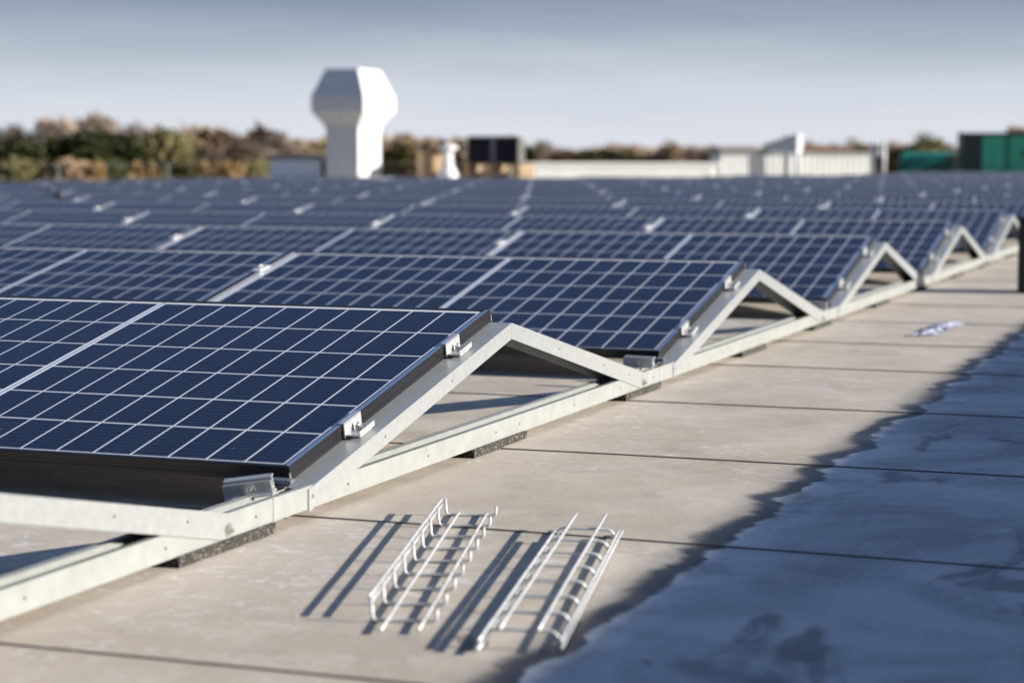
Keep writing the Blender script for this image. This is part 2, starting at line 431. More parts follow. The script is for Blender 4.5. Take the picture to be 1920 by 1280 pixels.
def hexbolt(b, c, ax, r=.006, h=.006, wr=.011, m=0):
    c = Vector(c); ax = Vector(ax)
    b.tube([c, c+ax*.0015], wr, 16, m); b.tube([c+ax*.0016, c+ax*(.0016+h)], r, 6, m); b.tube([c+ax*.001, c+ax*(h+.006)], r*.5, 8, m)
def end_clamp():
    # local frame of the tilted panel: y up-slope, z out of the panel plane, origin at panel corner
    b = MB(); Lc = .075
    b.bbox(.0012, .0046, 0, Lc, -FD+.001, .0022, .0006)
    b.bbox(-.0085, .0046, 0, Lc, .0004, .0034, .0006)
    b.bbox(.0048, .033, .004, Lc-.004, -FD+.0045, -FD+.0075, .0005)
    b.bbox(.0305, .033, .004, Lc-.004, -FD+.0077, -FD+.0150, .0005)
    b.bbox(.008, .030, .012, Lc-.012, -FD+.0004, -FD+.0043, .0005)
    return b.mesh('end_clamp', [alu])
def clamp_bolt():
    b = MB(); hexbolt(b, (.0155, .037, -FD+.0077), (0,0,1), .0058, .008, .0095)
    return b.mesh('bolt', [steel])
def mid_clamp():
    b = MB(); Lc = .075
    b.bbox(-.0085, .0285, 0, Lc, .0006, .0036, .0008)
    b.bbox(.003, .017, .004, Lc-.004, -FD+.001, .0003, .0006)
    return b.mesh('mid_clamp', [alu_b])
def mid_bolt():
    b = MB(); hexbolt(b, (.010, .037, .0037), (0,0,1), .0065, .005, .0085)
    return b.mesh('bolt', [steel])
def pivot_bolt():
    b = MB(); hexbolt(b, (XR, YB, -.053), (1,0,0), .0062, .005, .0115)
    return b.mesh('bolt', [steel])
def rivet_mesh():
    b = MB(); b.tube([(XR, YC+.014, -.047), (XR+.002, YC+.014, -.047)], [.0042,.003], 10)
    return b.mesh('rivet', [steel])
def hook_piece():
    b = MB(); b.bbox(-.020, .026, -.052, -.020, -.0268, -.0245, .0006); b.bbox(-.020, .024, -.050, -.026, -.0230, -.0150, .0012)
    b.tube([(.0245,-.046,-.0190),(.0275,-.046,-.0190)], .0042, 10)
    return b.mesh('corner_hook', [alu_dark])
def profile_piece():
    # short H shaped extrusion bolted across the rail below the panel edge
    b = MB(); x0, x1 = -.042, .042
    b.bbox(x0, x1, -.003, .0, 0, .028, .0006); b.bbox(x0, x1, -.0145, -.0115, 0, .026, .0006)
    b.bbox(x0, x1, -.0115+.0001, -.0031, .010, .0125, .0004); b.bbox(x0, x1, -.0205, -.0146, .0, .0025, .0004); b.bbox(x0,x1,.0002,.009,.0255,.0280,.0004)
    return b.mesh('cross_profile', [alu])
def profile_screw():
    b = MB(); hexbolt(b, (.004, -.0146, .0135), (0,-1,0), .0045, .004, .008); return b.mesh('screw', [steel])
BC, EC, CB, MC, MBt, PB, HK, PP, PS = bracket_channel(), end_clamp(), clamp_bolt(), mid_clamp(), mid_bolt(), pivot_bolt(), hook_piece(), profile_piece(), profile_screw()
RV = rivet_mesh()
def part(name, me, parent, loc=(0,0,0), rot=(0,0,0)):
    o = bpy.data.objects.new(name, me); o.location = loc; o.rotation_euler = rot; return link(o, parent)
def make_bracket(k, edge, x, label, loose=False, group='bent brackets carrying the panels'):
    t = empty('mounting_bracket', (x, k*P, 0), label, 'bracket', group)
    part('bent_channel', BC, t)
    for u in (.222, .728):
        c = part('clamp', EC if edge else MC, t, (0, u*cs, u*sn) if edge else (-.010+.001, u*cs, u*sn), (TH,0,0)) if edge else part('clamp', MC, t, (.009, u*cs, u*sn), (TH,0,0))
        part('bolt', CB if edge else MBt, c)
    if edge:
        part('bolt', PB, t); part('rivet', RV, t); part('corner_hook', HK, t)
        if loose: pp = part('cross_profile', PP, t, (-.006, -.130, -.0262), (R(18), R(-8), R(14)))
        else: pp = part('cross_profile', PP, t, (-.004, -.175, -.0270), (R(2), R(1), R(-1)))
        part('screw', PS, pp)
    return t
for k in range(-1, 6):
    if k == -1: lab = 'nearest bent steel bracket, entering at the left below the first panel'
    else: lab = 'bent steel bracket clamping the right end of the %s panel row' % ORD[k+1]
    make_bracket(k, True, 0, lab, loose=(k == 0))
for k in sorted(vis):
    if k > 12: continue
    for (i, n) in vis[k]:
        if k < 6 and i == 0: continue
        # bracket in the gap at this panel's right-hand side
        X = -i*LP+.01-.019
        q = proj((X, k*P+.728*cs, .728*sn))
        if q[0] < 5 or q[0] > 1915: continue
        if n == 1: lab = 'bracket with clamps right of the rightmost panel of the %s row' % ORD[k+1]
        else: lab = 'bracket in the gap between the %s and %s panels from the right, %s row' % (ORD[n-1], ORD[n], ORD[k+1])
        t = empty('mounting_bracket', (X, k*P, 0), lab, 'bracket', 'bent brackets in the gaps between panels')
        part('bent_channel', BC, t)
        for u in (.222, .728):
            c = part('clamp', MC, t, (.009, u*cs, u*sn), (TH,0,0)); part('bolt', MBt, c)

def rail_mesh():
    b = MB(); x0, x1 = XL+.0028, XR-.0026; t = .0018; lip = .010; y0, y1 = -.152+.0012, -.152+P-.0012
    b.box(x1-t, x1, y0, y1, ZB, ZT); b.box(x0, x0+t, y0, y1, ZB, ZT)
    b.box(x0+t, x1-t, y0, y1, ZB+.0004, ZB+t)
    b.box(x1-t-lip, x1-t-.0001, y0, y1, ZT-t, ZT-.0003); b.box(x0+t+.0001, x0+t+lip, y0, y1, ZT-t, ZT-.0003)
    b.box(x1-t-lip, x1-t-lip+t, y0, y1, ZT-.009, ZT-t-.0001); b.box(x0+lip, x0+t+lip, y0, y1, ZT-.009, ZT-t-.0001)
    for y in (.143, .517, .892, 1.038, 1.416, 1.788, 2.08):
        b.tube([(x1-.0005,y,-.049),(x1+.0004,y,-.049)], .0026, 8, 1)
    return b.mesh('base_rail', [galv_worn, hole_m])
RM = rail_mesh()
def sleeve_mesh():
    b = MB(); x0, x1 = XL+.0048, XR-.0046
    b.box(x1-.0015, x1, -.09, .09, ZB+.003, ZT-.003); b.box(x0, x0+.0015, -.09, .09, ZB+.003, ZT-.003)
    return b.mesh('joint_sleeve', [alu])
SLM = sleeve_mesh()
for k in range(-1, 6):
    t = empty('base_rail', (0, k*P, RZ), {-1:'long steel base rail running out of the bottom left corner'}.get(k, 'steel base rail beneath the right end bracket of the %s panel row' % ORD[k+1]), 'rail', 'base rails lying end to end on rubber pads')
    part('channel', RM, t, (0,0,-RZ))
    part('joint_sleeve', SLM, t, (0, -.152+P, -RZ))
def pad_mesh(seed):
    b = MB(); rr = random.Random(seed); n = 12
    x0, x1 = XL-.016, XR+.004
    for (ya, yb) in [(-.16+.32*i/n, -.16+.32*(i+1)/n) for i in range(n)]: pass
    nx, ny = 3, n
    g0 = {}
    for i in range(nx+1):
        for j in range(ny+1):
            for z in (0, 1):
                x = x0+(x1-x0)*i/nx+(rr.uniform(-.0015,.0015) if i in (0,nx) else 0); y = -.16+.32*j/ny
                g0[i,j,z] = len(b.v); b.v.append((x, y, 0 if z == 0 else .0178))
    for i in range(nx):
        for j in range(ny):
            b.f.append((g0[i,j,1],g0[i+1,j,1],g0[i+1,j+1,1],g0[i,j+1,1])); b.m.append(0)
            b.f.append((g0[i,j,0],g0[i,j+1,0],g0[i+1,j+1,0],g0[i+1,j,0])); b.m.append(0)
    for j in range(ny):
        for i in (0, nx): b.f.append((g0[i,j,0],g0[i,j,1],g0[i,j+1,1],g0[i,j+1,0])); b.m.append(0)
    for i in range(nx):
        for j in (0, ny): b.f.append((g0[i,j,0],g0[i+1,j,0],g0[i+1,j,1],g0[i,j,1])); b.m.append(0)
    return b.mesh('rubber_pad', [foam_m])
PMs = [pad_mesh(1), pad_mesh(2)]
for k in range(0, 6):
    for q, yc in enumerate((-.316, .907)):
        o = bpy.data.objects.new('rubber_pad', PMs[q]); link(o); o.location = (0, k*P+yc, RZ+.0005)
        where = ('at the low corner of the %s panel row' if q == 0 else 'below the high corner of the %s panel row') % ORD[k+1]
        tag(o, 'speckled black rubber pad under the rail %s' % where, 'rubber pad', 'rubber pads under the base rail')

# ------------------------------------------------------------------ wire cable trays on the roof
dirv = Vector((.2141, -.787, 0)).normalized(); acr = Vector((-dirv.y, dirv.x, 0))     # acr points right
def tray(origin, nr, inv, label, spec, dirv, sp_):
    """origin: far left corner on the roof; rungs every 0.1 m towards the camera"""
    acr = Vector((-dirv.y, dirv.x, 0)); acr = acr if acr.x > 0 else -acr
    T = empty('cable_tray', origin, label, 'cable tray', 'wire cable trays lying on the roof')
    o = Vector((0,0,0)); W_ = .084; r = .0023
    def pt(a, s, z): return o+acr*a+dirv*s+Vector((0,0,z+r))
    for j in range(nr):
        s = j*sp_; b = MB()
        if not inv:
            pts = [pt(-.003,s,.030), pt(-.0015,s,.006), pt(0,s,.0015), pt(.003,s,0), pt(W_-.002,s,0), pt(W_,s,.001), pt(W_+.001,s,.003), pt(W_+.0015,s,.0165)]
        else:
            pts = [pt(-.004,s,.001), pt(-.002,s,.017), pt(.001,s,.0215), pt(.006,s,.0235), pt(W_-.007,s,.0235), pt(W_-.001,s,.0215), pt(W_+.003,s,.017), pt(W_+.006,s,.001)]
        b.tube(pts, r, 8); b.build('rung', wire_m, T, smooth=True)
    for (a, z, s0, s1) in spec:
        b = MB(); n = 9
        b.tube([pt(a+random.uniform(-.0004,.0004), s0+(s1-s0)*i/n, z) for i in range(n+1)], r, 8); b.build('long_wire', wire_m, T, smooth=True)
    return T
tray((.262, .084, RZ+.0022), 9, False, 'shallow wire cable tray lying open side up, left of the pair',
     [(-.0085,.0285,-.004,.80),(-.0085,.018,-.004,.80),(.021,.0045,-.005,.892),(.070,.0045,-.005,.886)], dirv, .102)
tray((.528, -.090, RZ+.0022), 8, True, 'wire cable tray lying upside down beside the shadow edge, right of the pair',
     [(.0150,.0285,-.108,.735),(.0640,.0285,-.110,.735),(-.010,.0150,-.02,.745),(-.0095,.006,-.02,.755),(.0935,.006,-.085,.735),(.0925,.0150,-.035,.735)], Vector((.207, -.978, 0)).normalized(), .1024)

# ------------------------------------------------------------------ small things on the roof
b = MB()     # crumpled plastic film
nx, ny = 26, 14; rr = random.Random(3); V = {}
for i in range(nx+1):
    for j in range(ny+1):
        u, v_ = i/nx, j/ny
        x = .425+u*.085+.012*math.sin(v_*7)+(v_-.5)*.03; y = 3.97+v_*.62*(1-.25*u)+u*.08
        z = abs(math.sin(u*9+v_*4)*math.cos(v_*8-u*5))*.006+abs(math.sin(u*5+v_*13))*.003+(.012*math.exp(-((u-.45-.4*v_)/.10)**2))
        if i in (0,nx) or j in (0,ny): z *= .2
        V[i,j] = len(b.v); b.v.append((x+rr.uniform(-.001,.001), y+rr.uniform(-.004,.004), RZ+.005+z))
for i in range(nx):
    for j in range(ny): b.f.append((V[i,j],V[i+1,j],V[i+1,j+1],V[i,j+1])); b.m.append(0)
pf = mat('blue_grey_plastic_film', (.20,.22,.28), .45, 0, .6, 22, coat=.05)
o = b.build('plastic_film', pf, smooth=False); md = o.modifiers.new('thick', 'SOLIDIFY'); md.thickness = .0008; md.offset = 1
tag(o, 'crumpled piece of bluish plastic film lying flat on the pale roof', 'plastic film')
b = MB(); b.bbox(.495,.66,6.50,6.72,RZ+.005,RZ+.335,.006); b.bbox(.485,.67,6.49,6.73,RZ+.336,RZ+.352,.004)
tag(b.build('cable_box', mat('black_plastic', (.012,.013,.015), .5, 0, .2, 8)), 'black box standing on the roof at the right edge of the view', 'cable box')
b = MB()    # dark bent cable at the fourth gap left
p0 = at(112, 391, 12.0)
b.tube([(p0.x,p0.y,.17),(p0.x-.004,p0.y,.24),(p0.x-.018,p0.y,.30)], [.020,.018,.012], 8)
b.tube([(p0.x-.010,p0.y+.0,.21),(p0.x-.06,p0.y,.205),(p0.x-.10,p0.y+.02,.245),(p0.x-.145,p0.y+.02,.275),(p0.x-.15,p0.y+.02,.19)], .006, 6)
tag(b.build('cable_stub', mat('black_cable', (.012,.012,.014), .6), smooth=True), 'thin dark upright stub with bent cable among the left panel rows', 'cable')

# ------------------------------------------------------------------ rooftop chimney hood
def faceted(b, rings, m=0):
    # rings: list of (z, list of xy) all same count
    base = len(b.v); n = len(rings[0][1])
    for z, ps in rings:
        for (x, y) in ps: b.v.append((x, y, z))
    for i in range(len(rings)-1):
        for j in range(n):
            q = (j+1) % n; b.f.append((base+i*n+j, base+i*n+q, base+(i+1)*n+q, base+(i+1)*n+j)); b.m.append(m)
    b.f.append(tuple(base+(len(rings)-1)*n+j for j in range(n))); b.m.append(m)
    b.f.append(tuple(base+j for j in range(n))[::-1]); b.m.append(m)
YF = 31.4
def zat(px, py, Y): return at(px, py, Y).z
c = at(672, 300, YF)
D_ = (c-CAM).dot(fwd)
fw = .655; dp = 1.02
hx0, hx1, hy0, hy1 = c.x-fw, c.x, YF, YF+dp
T = empty('chimney', ((hx0+hx1)/2, (hy0+hy1)/2, RZ), 'tall white faceted exhaust chimney rising behind the panel rows', 'chimney')
def rect(g_): return [(hx0-g_-T.location.x, hy0-g_-T.location.y), (hx1+g_-T.location.x, hy0-g_-T.location.y), (hx1+g_-T.location.x, hy1+g_-T.location.y), (hx0-g_-T.location.x, hy1+g_-T.location.y)]
zz = [zat(650, v_, YF)-RZ for v_ in (240, 210, 181, 129)]
b = MB(); faceted(b, [(.005, rect(0)), (zz[0], rect(0))]); b.build('shaft', white_paint, T)
b = MB(); faceted(b, [(zz[0]+.001, rect(.012)), (zz[0]+.03, rect(.014)), (zz[1], rect(.200)), (zz[1]+.012, rect(.205)), (zz[2], rect(.205)), (zz[2]+.010,rect(.202)), (zz[3], rect(.0))]); b.build('hood', white_paint, T)
b = MB(); z1 = zz[1]+.02+(zz[2]-zz[1])*.42; faceted(b, [(z1, rect(.210)), (z1+.018, rect(.210))]); b.build('seam_band', white_paint, T)
b = MB(); faceted(b, [(zz[0]-.05, rect(.008)), (zz[0]-.002, rect(.010))]); b.build('collar', white_paint, T)
b = MB(); pk = at(634, 219, YF-.15); hexbolt(b, (pk.x-T.location.x, pk.y-T.location.y, pk.z-RZ), (0,-1,0), .02, .03, .03); b.build('bolt', steel, T)

# small plant cabinet under a grey slab roof
Y1 = 31.9
a0, a1 = at(500, 333, Y1), at(610, 333, Y1)
T = empty('rooftop_cabinet', ((a0.x+a1.x)/2, Y1+.4, RZ), 'low white plant cabinet with overhanging grey slab roof, left of the chimney', 'cabinet')
hw = (a1.x-a0.x)/2; zt = zat(550, 289, Y1)-RZ; zb = zat(550, 300, Y1)-RZ
b = MB(); b.bbox(-hw+.05, hw-.13, -.35, .35, 0, zb-.002, .01); b.box(-hw+.62,-hw+.64,-.356,-.3501,.03,zb-.03,0); b.build('wall', mat('bright_white_panel', (.86,.88,.90), .5), T)
b = MB(); b.bbox(-hw, hw, -.38, .38, zb, zt, .01); b.build('slab_roof', mat('weathered_slab', (.30,.28,.25), .7, 0, .25, 9), T)
b = MB(); b.bbox(hw-.10, hw-.04, -.34, -.28, 0, zb-.002, .004); b.bbox(hw-.10, hw-.04, .28, .34, 0, zb-.002, .004); b.build('corner_post', mat('dark_timber', (.10,.07,.04), .8), T)
for px in (572, 606):  # bright highlights along the slab edge, built as steel bolts
    b = MB(); pk = at(px, 294, Y1-.02); hexbolt(b, (pk.x-T.location.x, -.38, pk.z-RZ), (0,-1,0), .02, .04, .03); b.build('bolt', steel, T)

# plywood box
Y2 = 32.2; a0, a1 = at(771, 333, Y2), at(819, 333, Y2); zt = zat(795, 285, Y2)-RZ
ply = mat('plywood', (.42,.30,.17), .7, 0, .12, 5, stretch=(1,1,6))
T = empty('plywood_crate', ((a0.x+a1.x)/2, Y2+.3, RZ), 'pale plywood crate standing between chimney and white roof vent', 'crate', rot=(0,0,R(38)))
hw = (a1.x-a0.x)/2*.78
b = MB(); b.bbox(-hw, hw, -hw, hw, .03, zt-.02, .01); b.build('box', ply, T)
b = MB(); b.bbox(-hw-.012, hw+.012, -hw-.012, hw+.012, zt-.019, zt, .004); b.build('lid', ply, T)
for s_ in (-1, 1):
    b = MB(); b.bbox(-hw, hw, s_*hw*.7-.04, s_*hw*.7+.04, 0, .029, .004); b.build('runner', ply, T)

# mushroom vent
def lathe(b, prof, n=28, m=0, c=(0,0)):
    base = len(b.v); k = len(prof)
    for r, z in prof:
        for j in range(n):
            t = 2*math.pi*j/n; b.v.append((c[0]+r*math.cos(t), c[1]+r*math.sin(t), z))
    for i in range(k-1):
        for j in range(n):
            q = (j+1) % n; b.f.append((base+i*n+j, base+i*n+q, base+(i+1)*n+q, base+(i+1)*n+j)); b.m.append(m)
    b.f.append(tuple(base+j for j in range(n))[::-1]); b.f.append(tuple(base+(k-1)*n+j for j in range(n))); b.m += [m, m]
a = at(836, 333, Y2); T = empty('roof_vent', (a.x, Y2+.1, RZ), 'white mushroom capped vent pipe beside the plywood crate', 'vent')
Z = lambda py: zat(836, py, Y2)-RZ
b = MB(); lathe(b, [(.24,0),(.22,Z(338)),(.17,Z(322)),(.10,Z(311)),(.095,Z(283))]); b.build('pipe', white_paint, T, smooth=True)
b = MB(); lathe(b, [(.06,Z(283)+.002),(.19,Z(280)),(.20,Z(278)),(.14,Z(273)),(.03,Z(270))]); b.build('cap', white_paint, T, smooth=True)

# pallet of upright panels
Y3 = 33.0; a0, a1 = at(874, 333, Y3), at(969, 333, Y3); X0, X1 = a0.x, a1.x
wood = mat('pallet_wood', (.26,.19,.11), .8, 0, .3, 12, stretch=(1,6,6))
zt0 = zat(920, 307, Y3)-RZ
T = empty('pallet_stack', ((X0+X1)/2, Y3+.4, RZ), 'stack of worn wooden pallets below the dark panel pack', 'pallet')
b = MB(); hw = (X1-X0)/2+.06
for lv in range(3):
    z0 = lv*zt0/3
    for q in range(3): b.bbox(-hw+q*(hw-.06), -hw+q*(hw-.06)+.12, -.42, .42, z0+.012, z0+zt0/3-.03, .003)
    b.bbox(-hw, hw, -.44, -.32, z0+zt0/3-.029, z0+zt0/3-.003, .003); b.bbox(-hw, hw, -.06, .06, z0+zt0/3-.029, z0+zt0/3-.003, .003); b.bbox(-hw, hw, .32, .44, z0+zt0/3-.029, z0+zt0/3-.003, .003)
b.build('boards', wood, T)
b = MB()
for q in (-1,1): b.tube([(hw-.02,q*.2-.05,.10),(hw+.08,q*.2-.10,.08)], .05, 14)
b.build('timber_offcut', ply, T)
zt1 = zat(920, 255, Y3)-RZ
T = empty('panel_pack', ((X0+X1)/2, Y3+.38, RZ+zt0+.001), 'pack of upright dark solar panels standing on wooden pallets', 'panel pack')
hw = (X1-X0)/2; H = zt1-zt0
b = MB(); b.bbox(-hw, hw, -.29, .06, 0, H-.03, .006); b.build('cardboard_wrap', mat('grey_card', (.09,.092,.085), .8, 0, .1, 6), T)
b = MB(); b.bbox(-hw-.01, hw+.02, -.31, .08, H-.029, H, .006); b.build('top_cover', mat('white_card', (.30,.32,.34), .7), T)
dk = mat('dark_module', (.004,.006,.014), .6, spec=.1)
for (f0, f1) in ((.015, .44), (.56, .985)):
    b = MB(); x0, x1 = -hw+2*hw*f0, -hw+2*hw*f1; b.bbox(x0, x1, -.322, -.292, .01, H-.05, .003)
    for q in range(1, 5): b.box(x0+.01, x1-.01, -.3235, -.3221, .01+(H-.06)*q/5-.002, .01+(H-.06)*q/5+.002, 1)
    for q in range(1, 5): b.box(x0+(x1-x0)*q/5-.0015, x0+(x1-x0)*q/5+.0015, -.3230, -.3222, .02, H-.06, 1)
    b.build('dark_module', [dk, mat('module_line', (.03,.035,.05), .5)], T)
b = MB(); b.box(-hw+2*hw*.45, -hw+2*hw*.55, -.30, -.2901, .01, H-.04); b.build('centre_strap', mat('slate_strap', (.09,.10,.15), .5), T)

# pale corrugated upstands beyond the array
corr = mat('cream_cladding', (.72,.73,.70), .45, 0, .05, 2)
def corrugated(name, label, p0, col, ang, ztop, th=1.2, pitch=.16, capm=None, cat='wall'):
    # runs from p0 at an angle to the array until it meets the sight line of column col
    dx, dy = math.cos(ang), math.sin(ang); ln = 0
    while proj((p0.x+dx*ln, p0.y+dy*ln, ztop))[0] < col: ln += .05
    T = empty(name, (p0.x+dx*ln/2, p0.y+dy*ln/2, RZ), label, cat, rot=(0, 0, ang))
    b = MB(); hw = ln/2; poly = []
    n = int(ln/pitch)
    for i in range(n):
        x = -hw+i*pitch
        for ex, ey in ((0,0),(pitch*.55,0),(pitch*.65,.03),(pitch*.9,.03)): poly.append((x+ex, ey))
    poly += [(hw, 0), (hw, th), (-hw, th)]
    b.prism(poly, .0, ztop-RZ-.06, axis='z'); b.build('cladding', corr, T)
    b = MB(); b.bbox(-hw-.03, hw+.03, -.04, th+.04, ztop-RZ-.059, ztop-RZ, .008); b.build('coping', capm or corr, T)
    return T
YB_ = 49.0
corrugated('corrugated_wall', 'long low cream corrugated upstand behind the middle panel rows', at(986,310,41.0), 1349, R(30), zat(1160,305,43.5), .8)
corrugated('corrugated_wall', 'taller cream corrugated upstand with grey coping, right of the low one', at(1352,310,46.0), 1632, R(30), zat(1500,286,48.5), 1.0, capm=mat('grey_coping', (.32,.33,.33), .6))
# white poles
def pole(px, top, w, label, knob=None):
    a = at(px, 330, YB_-2.4); T = empty('steel_pole', (a.x, YB_-2.4, RZ), label, 'pole', 'pale steel poles at the far end of the roof')
    h = zat(px, top, YB_-2.4)-RZ
    b = MB(); b.tube([(0,0,.012),(0,0,h)], w, 12); b.build('shaft', white_paint, T, smooth=True)
    b = MB(); b.bbox(-w*2, w*2, -w*2, w*2, 0, .011, .002); b.build('foot_plate', galv, T)
    if knob:  # shiny ball shaped to give a round highlight beside the pole
        b = MB(); z = zat(px, knob, YB_-2.4)-RZ; lathe(b, [(.01,z-.09),(.07,z-.06),(.095,z),(.07,z+.06),(.01,z+.09)], 16, c=(w+.07,0)); b.build('highlight_ball', alu, T, smooth=True)
    return T
pole(1474, 252, .055, 'pale steel pole in front of the tall upstand, left of the close pair')
pole(1494, 250, .055, 'pale steel pole in front of the tall upstand, right of the close pair')
pole(1637, 264, .05, 'pale steel pole carrying a round lamp near the green skip', knob=287)
pole(1657, 264, .04, 'thinner pale steel pole just left of the green skip')
# sloping white roof unit
a0, a1 = at(1432, 300, 51.6), at(1492, 300, 51.6)
T = empty('ventilation_unit', ((a0.x+a1.x)/2, 52.0, RZ), 'white ventilation unit with sloping top behind the tall upstand', 'ventilation unit')
hw = (a1.x-a0.x)/2; z0 = zat(1440, 270, 51.6)-RZ; z1 = zat(1490, 254, 51.6)-RZ
b = MB(); b.prism([(-hw, 0), (hw, 0), (hw, z1), (-hw*.2, z0+.1), (-hw, z0-.05)], -.4, .4, axis='y'); b.build('housing', mat('light_grey_steel', (.5,.52,.53), .5), T)
b = MB(); b.prism([(-hw-.03, z0-.045), (hw+.03, z1+.01), (hw+.03, z1+.04), (-hw-.03, z0-.015)], -.45, .45, axis='y'); b.build('sloping_lid', alu, T)

# green skip and green plant container
green = mat('green_paint', (.05,.40,.25), .5, 0, .12, 2); dgreen = mat('shadow_green_paint', (.012,.12,.085), .5, 0, .1, 2)
Y4 = 53.0; a0, a1 = at(1684, 320, Y4), at(1786, 320, Y4); hw = (a1.x-a0.x)/2
T = empty('green_skip', ((a0.x+a1.x)/2, Y4+.8, RZ), 'low green skip with a slanting cover, left of the tall green container', 'skip')
zs = zat(1730, 285, Y4)-RZ
b = MB(); b.bbox(-hw, hw, -.75, .8, .0, zs-.22, .02); b.build('body', dgreen, T)  # darker green below the slanting edge paints a diagonal shadow on the skip
b = MB()
zl, zr, ztp = .16, zs-.12, zs
V_ = [(-hw-.02,-.80,zl),(hw*.86,-.80,zr),(hw+.02,-.2,zs-.02),(hw+.02,.85,zs),(-hw-.02,.85,zs),(-hw-.02,-.3,zs-.05)]
b.quad(V_); b.quad([(x_,y_,z_-.03) for x_,y_,z_ in V_][::-1])
for i in range(6):
    j = (i+1) % 6; p, q = V_[i], V_[j]; b.quad([p, q, (q[0],q[1],q[2]-.03), (p[0],p[1],p[2]-.03)])
b.build('slanting_cover', green, T)
Y5 = 52.0; a0 = at(1797, 320, Y5); x1_ = a0.x+4.2; zs = zat(1860, 249, Y5)-RZ
T = empty('green_container', ((a0.x+x1_)/2, Y5+1.1, RZ), 'tall green container with a dark left end at the right of the horizon', 'container')
hw = (x1_-a0.x)/2
b = MB(); pol = []; x = -hw+.62
while x < hw-.2:
    pol += [(x,-1.1),(x+.20,-1.1),(x+.23,-1.07),(x+.30,-1.07)]; x += .33
pol += [(hw,-1.1),(hw,1.1),(-hw+.62,1.1)]
b.prism(pol, .02, zs-.07, axis='z'); b.build('ribbed_body', green, T)
b = MB(); b.bbox(-hw+.06, -hw+.615, -1.06, 1.08, .02, zs-.06, .01); b.bbox(-hw+.10,-hw+.13,-1.09,-1.061,.05,zs-.1,.004); b.bbox(-hw+.40,-hw+.43,-1.09,-1.061,.05,zs-.1,.004); b.build('end_section', mat('very_dark_green', (.012,.035,.033), .5), T)
b = MB(); b.bbox(-hw-.02, hw+.02, -1.14, 1.14, zs-.068, zs, .01); b.bbox(-hw-.03,-hw+.055,-1.15,-1.05,0,zs+.02,.01); b.build('corner_frame', mat('navy_frame', (.02,.028,.045), .5), T)
b = MB(); b.bbox(-hw+1.25, -hw+1.31, -1.16, -1.101, .05, zs-.1, .006); b.bbox(-hw+1.62, -hw+1.80, -1.15, -1.101, zs*.5, zs*.5+.14, .006); b.build('lock_rod', dgreen, T)

# wall on the right whose top throws the straight shade edge along the roof
b = MB()
T = empty('roof_wall', (5.35, 18, RZ), 'pale clad wall standing along the right side of the roof', 'wall')
Hs = (5.15-.775)/2.9
b = MB(); poly = []
b.bbox(-.20, .25, -25, 42.9, 0, Hs-.03, .01); b.build('cladding', mat('pale_wall_panel', (.42,.43,.44), .5, 0, .05, 2), T)
b = MB(); b.bbox(-.25, .30, -25, 42.9, Hs-.029, Hs, .006); b.build('coping', galv, T)

# guard rail at the left roof edge
T = empty('guard_rail', (-17.2, 40, RZ), 'thin wire guard rail with posts along the far left roof edge', 'guard rail')
for y in (26, 29.6, 36, 42, 50):
    b = MB(); b.tube([(0,y-40,0),(0,y-40,.50)], .016, 8); b.build('post', mat('grey_post', (.14,.15,.15), .5) if y == 26 else bpy.data.materials['grey_post'], T)
for z in (.26, .49):
    b = MB(); b.tube([(.02,-16,z),(.02,18,z)], .0025, 6); b.build('wire', bpy.data.materials['grey_post'], T)

# ------------------------------------------------------------------ trees
def leafmat(name, c1, c2, rough=.7):
    m = bpy.data.materials.new(name); m.use_nodes = True
    n = m.node_tree.nodes; l = m.node_tree.links; b = n['Principled BSDF']
    gi = n.new('ShaderNodeNewGeometry'); r = n.new('ShaderNodeMix'); r.data_type = 'RGBA'
    l.new(gi.outputs['Random Per Island'], r.inputs[0]); r.inputs[6].default_value = (*c1,1); r.inputs[7].default_value = (*c2,1)
    l.new(r.outputs[2], b.inputs['Base Color']); b.inputs['Roughness'].default_value = rough; b.inputs['Specular IOR Level'].default_value = .2
    return m
LMAT = dict(green=leafmat('dark_green_leaves', (.018,.026,.010), (.070,.075,.028)),
            olive=leafmat('olive_leaves', (.07,.065,.028), (.19,.16,.07)),
            bare=leafmat('bare_twigs', (.20,.155,.125), (.36,.29,.235)),
            rust=leafmat('rust_leaves', (.15,.105,.065), (.32,.22,.13)),
            gold=leafmat('golden_leaves', (.14,.09,.04), (.28,.18,.07)))
bark = mat('bark', (.09,.07,.05), .9, 0, .3, 3)
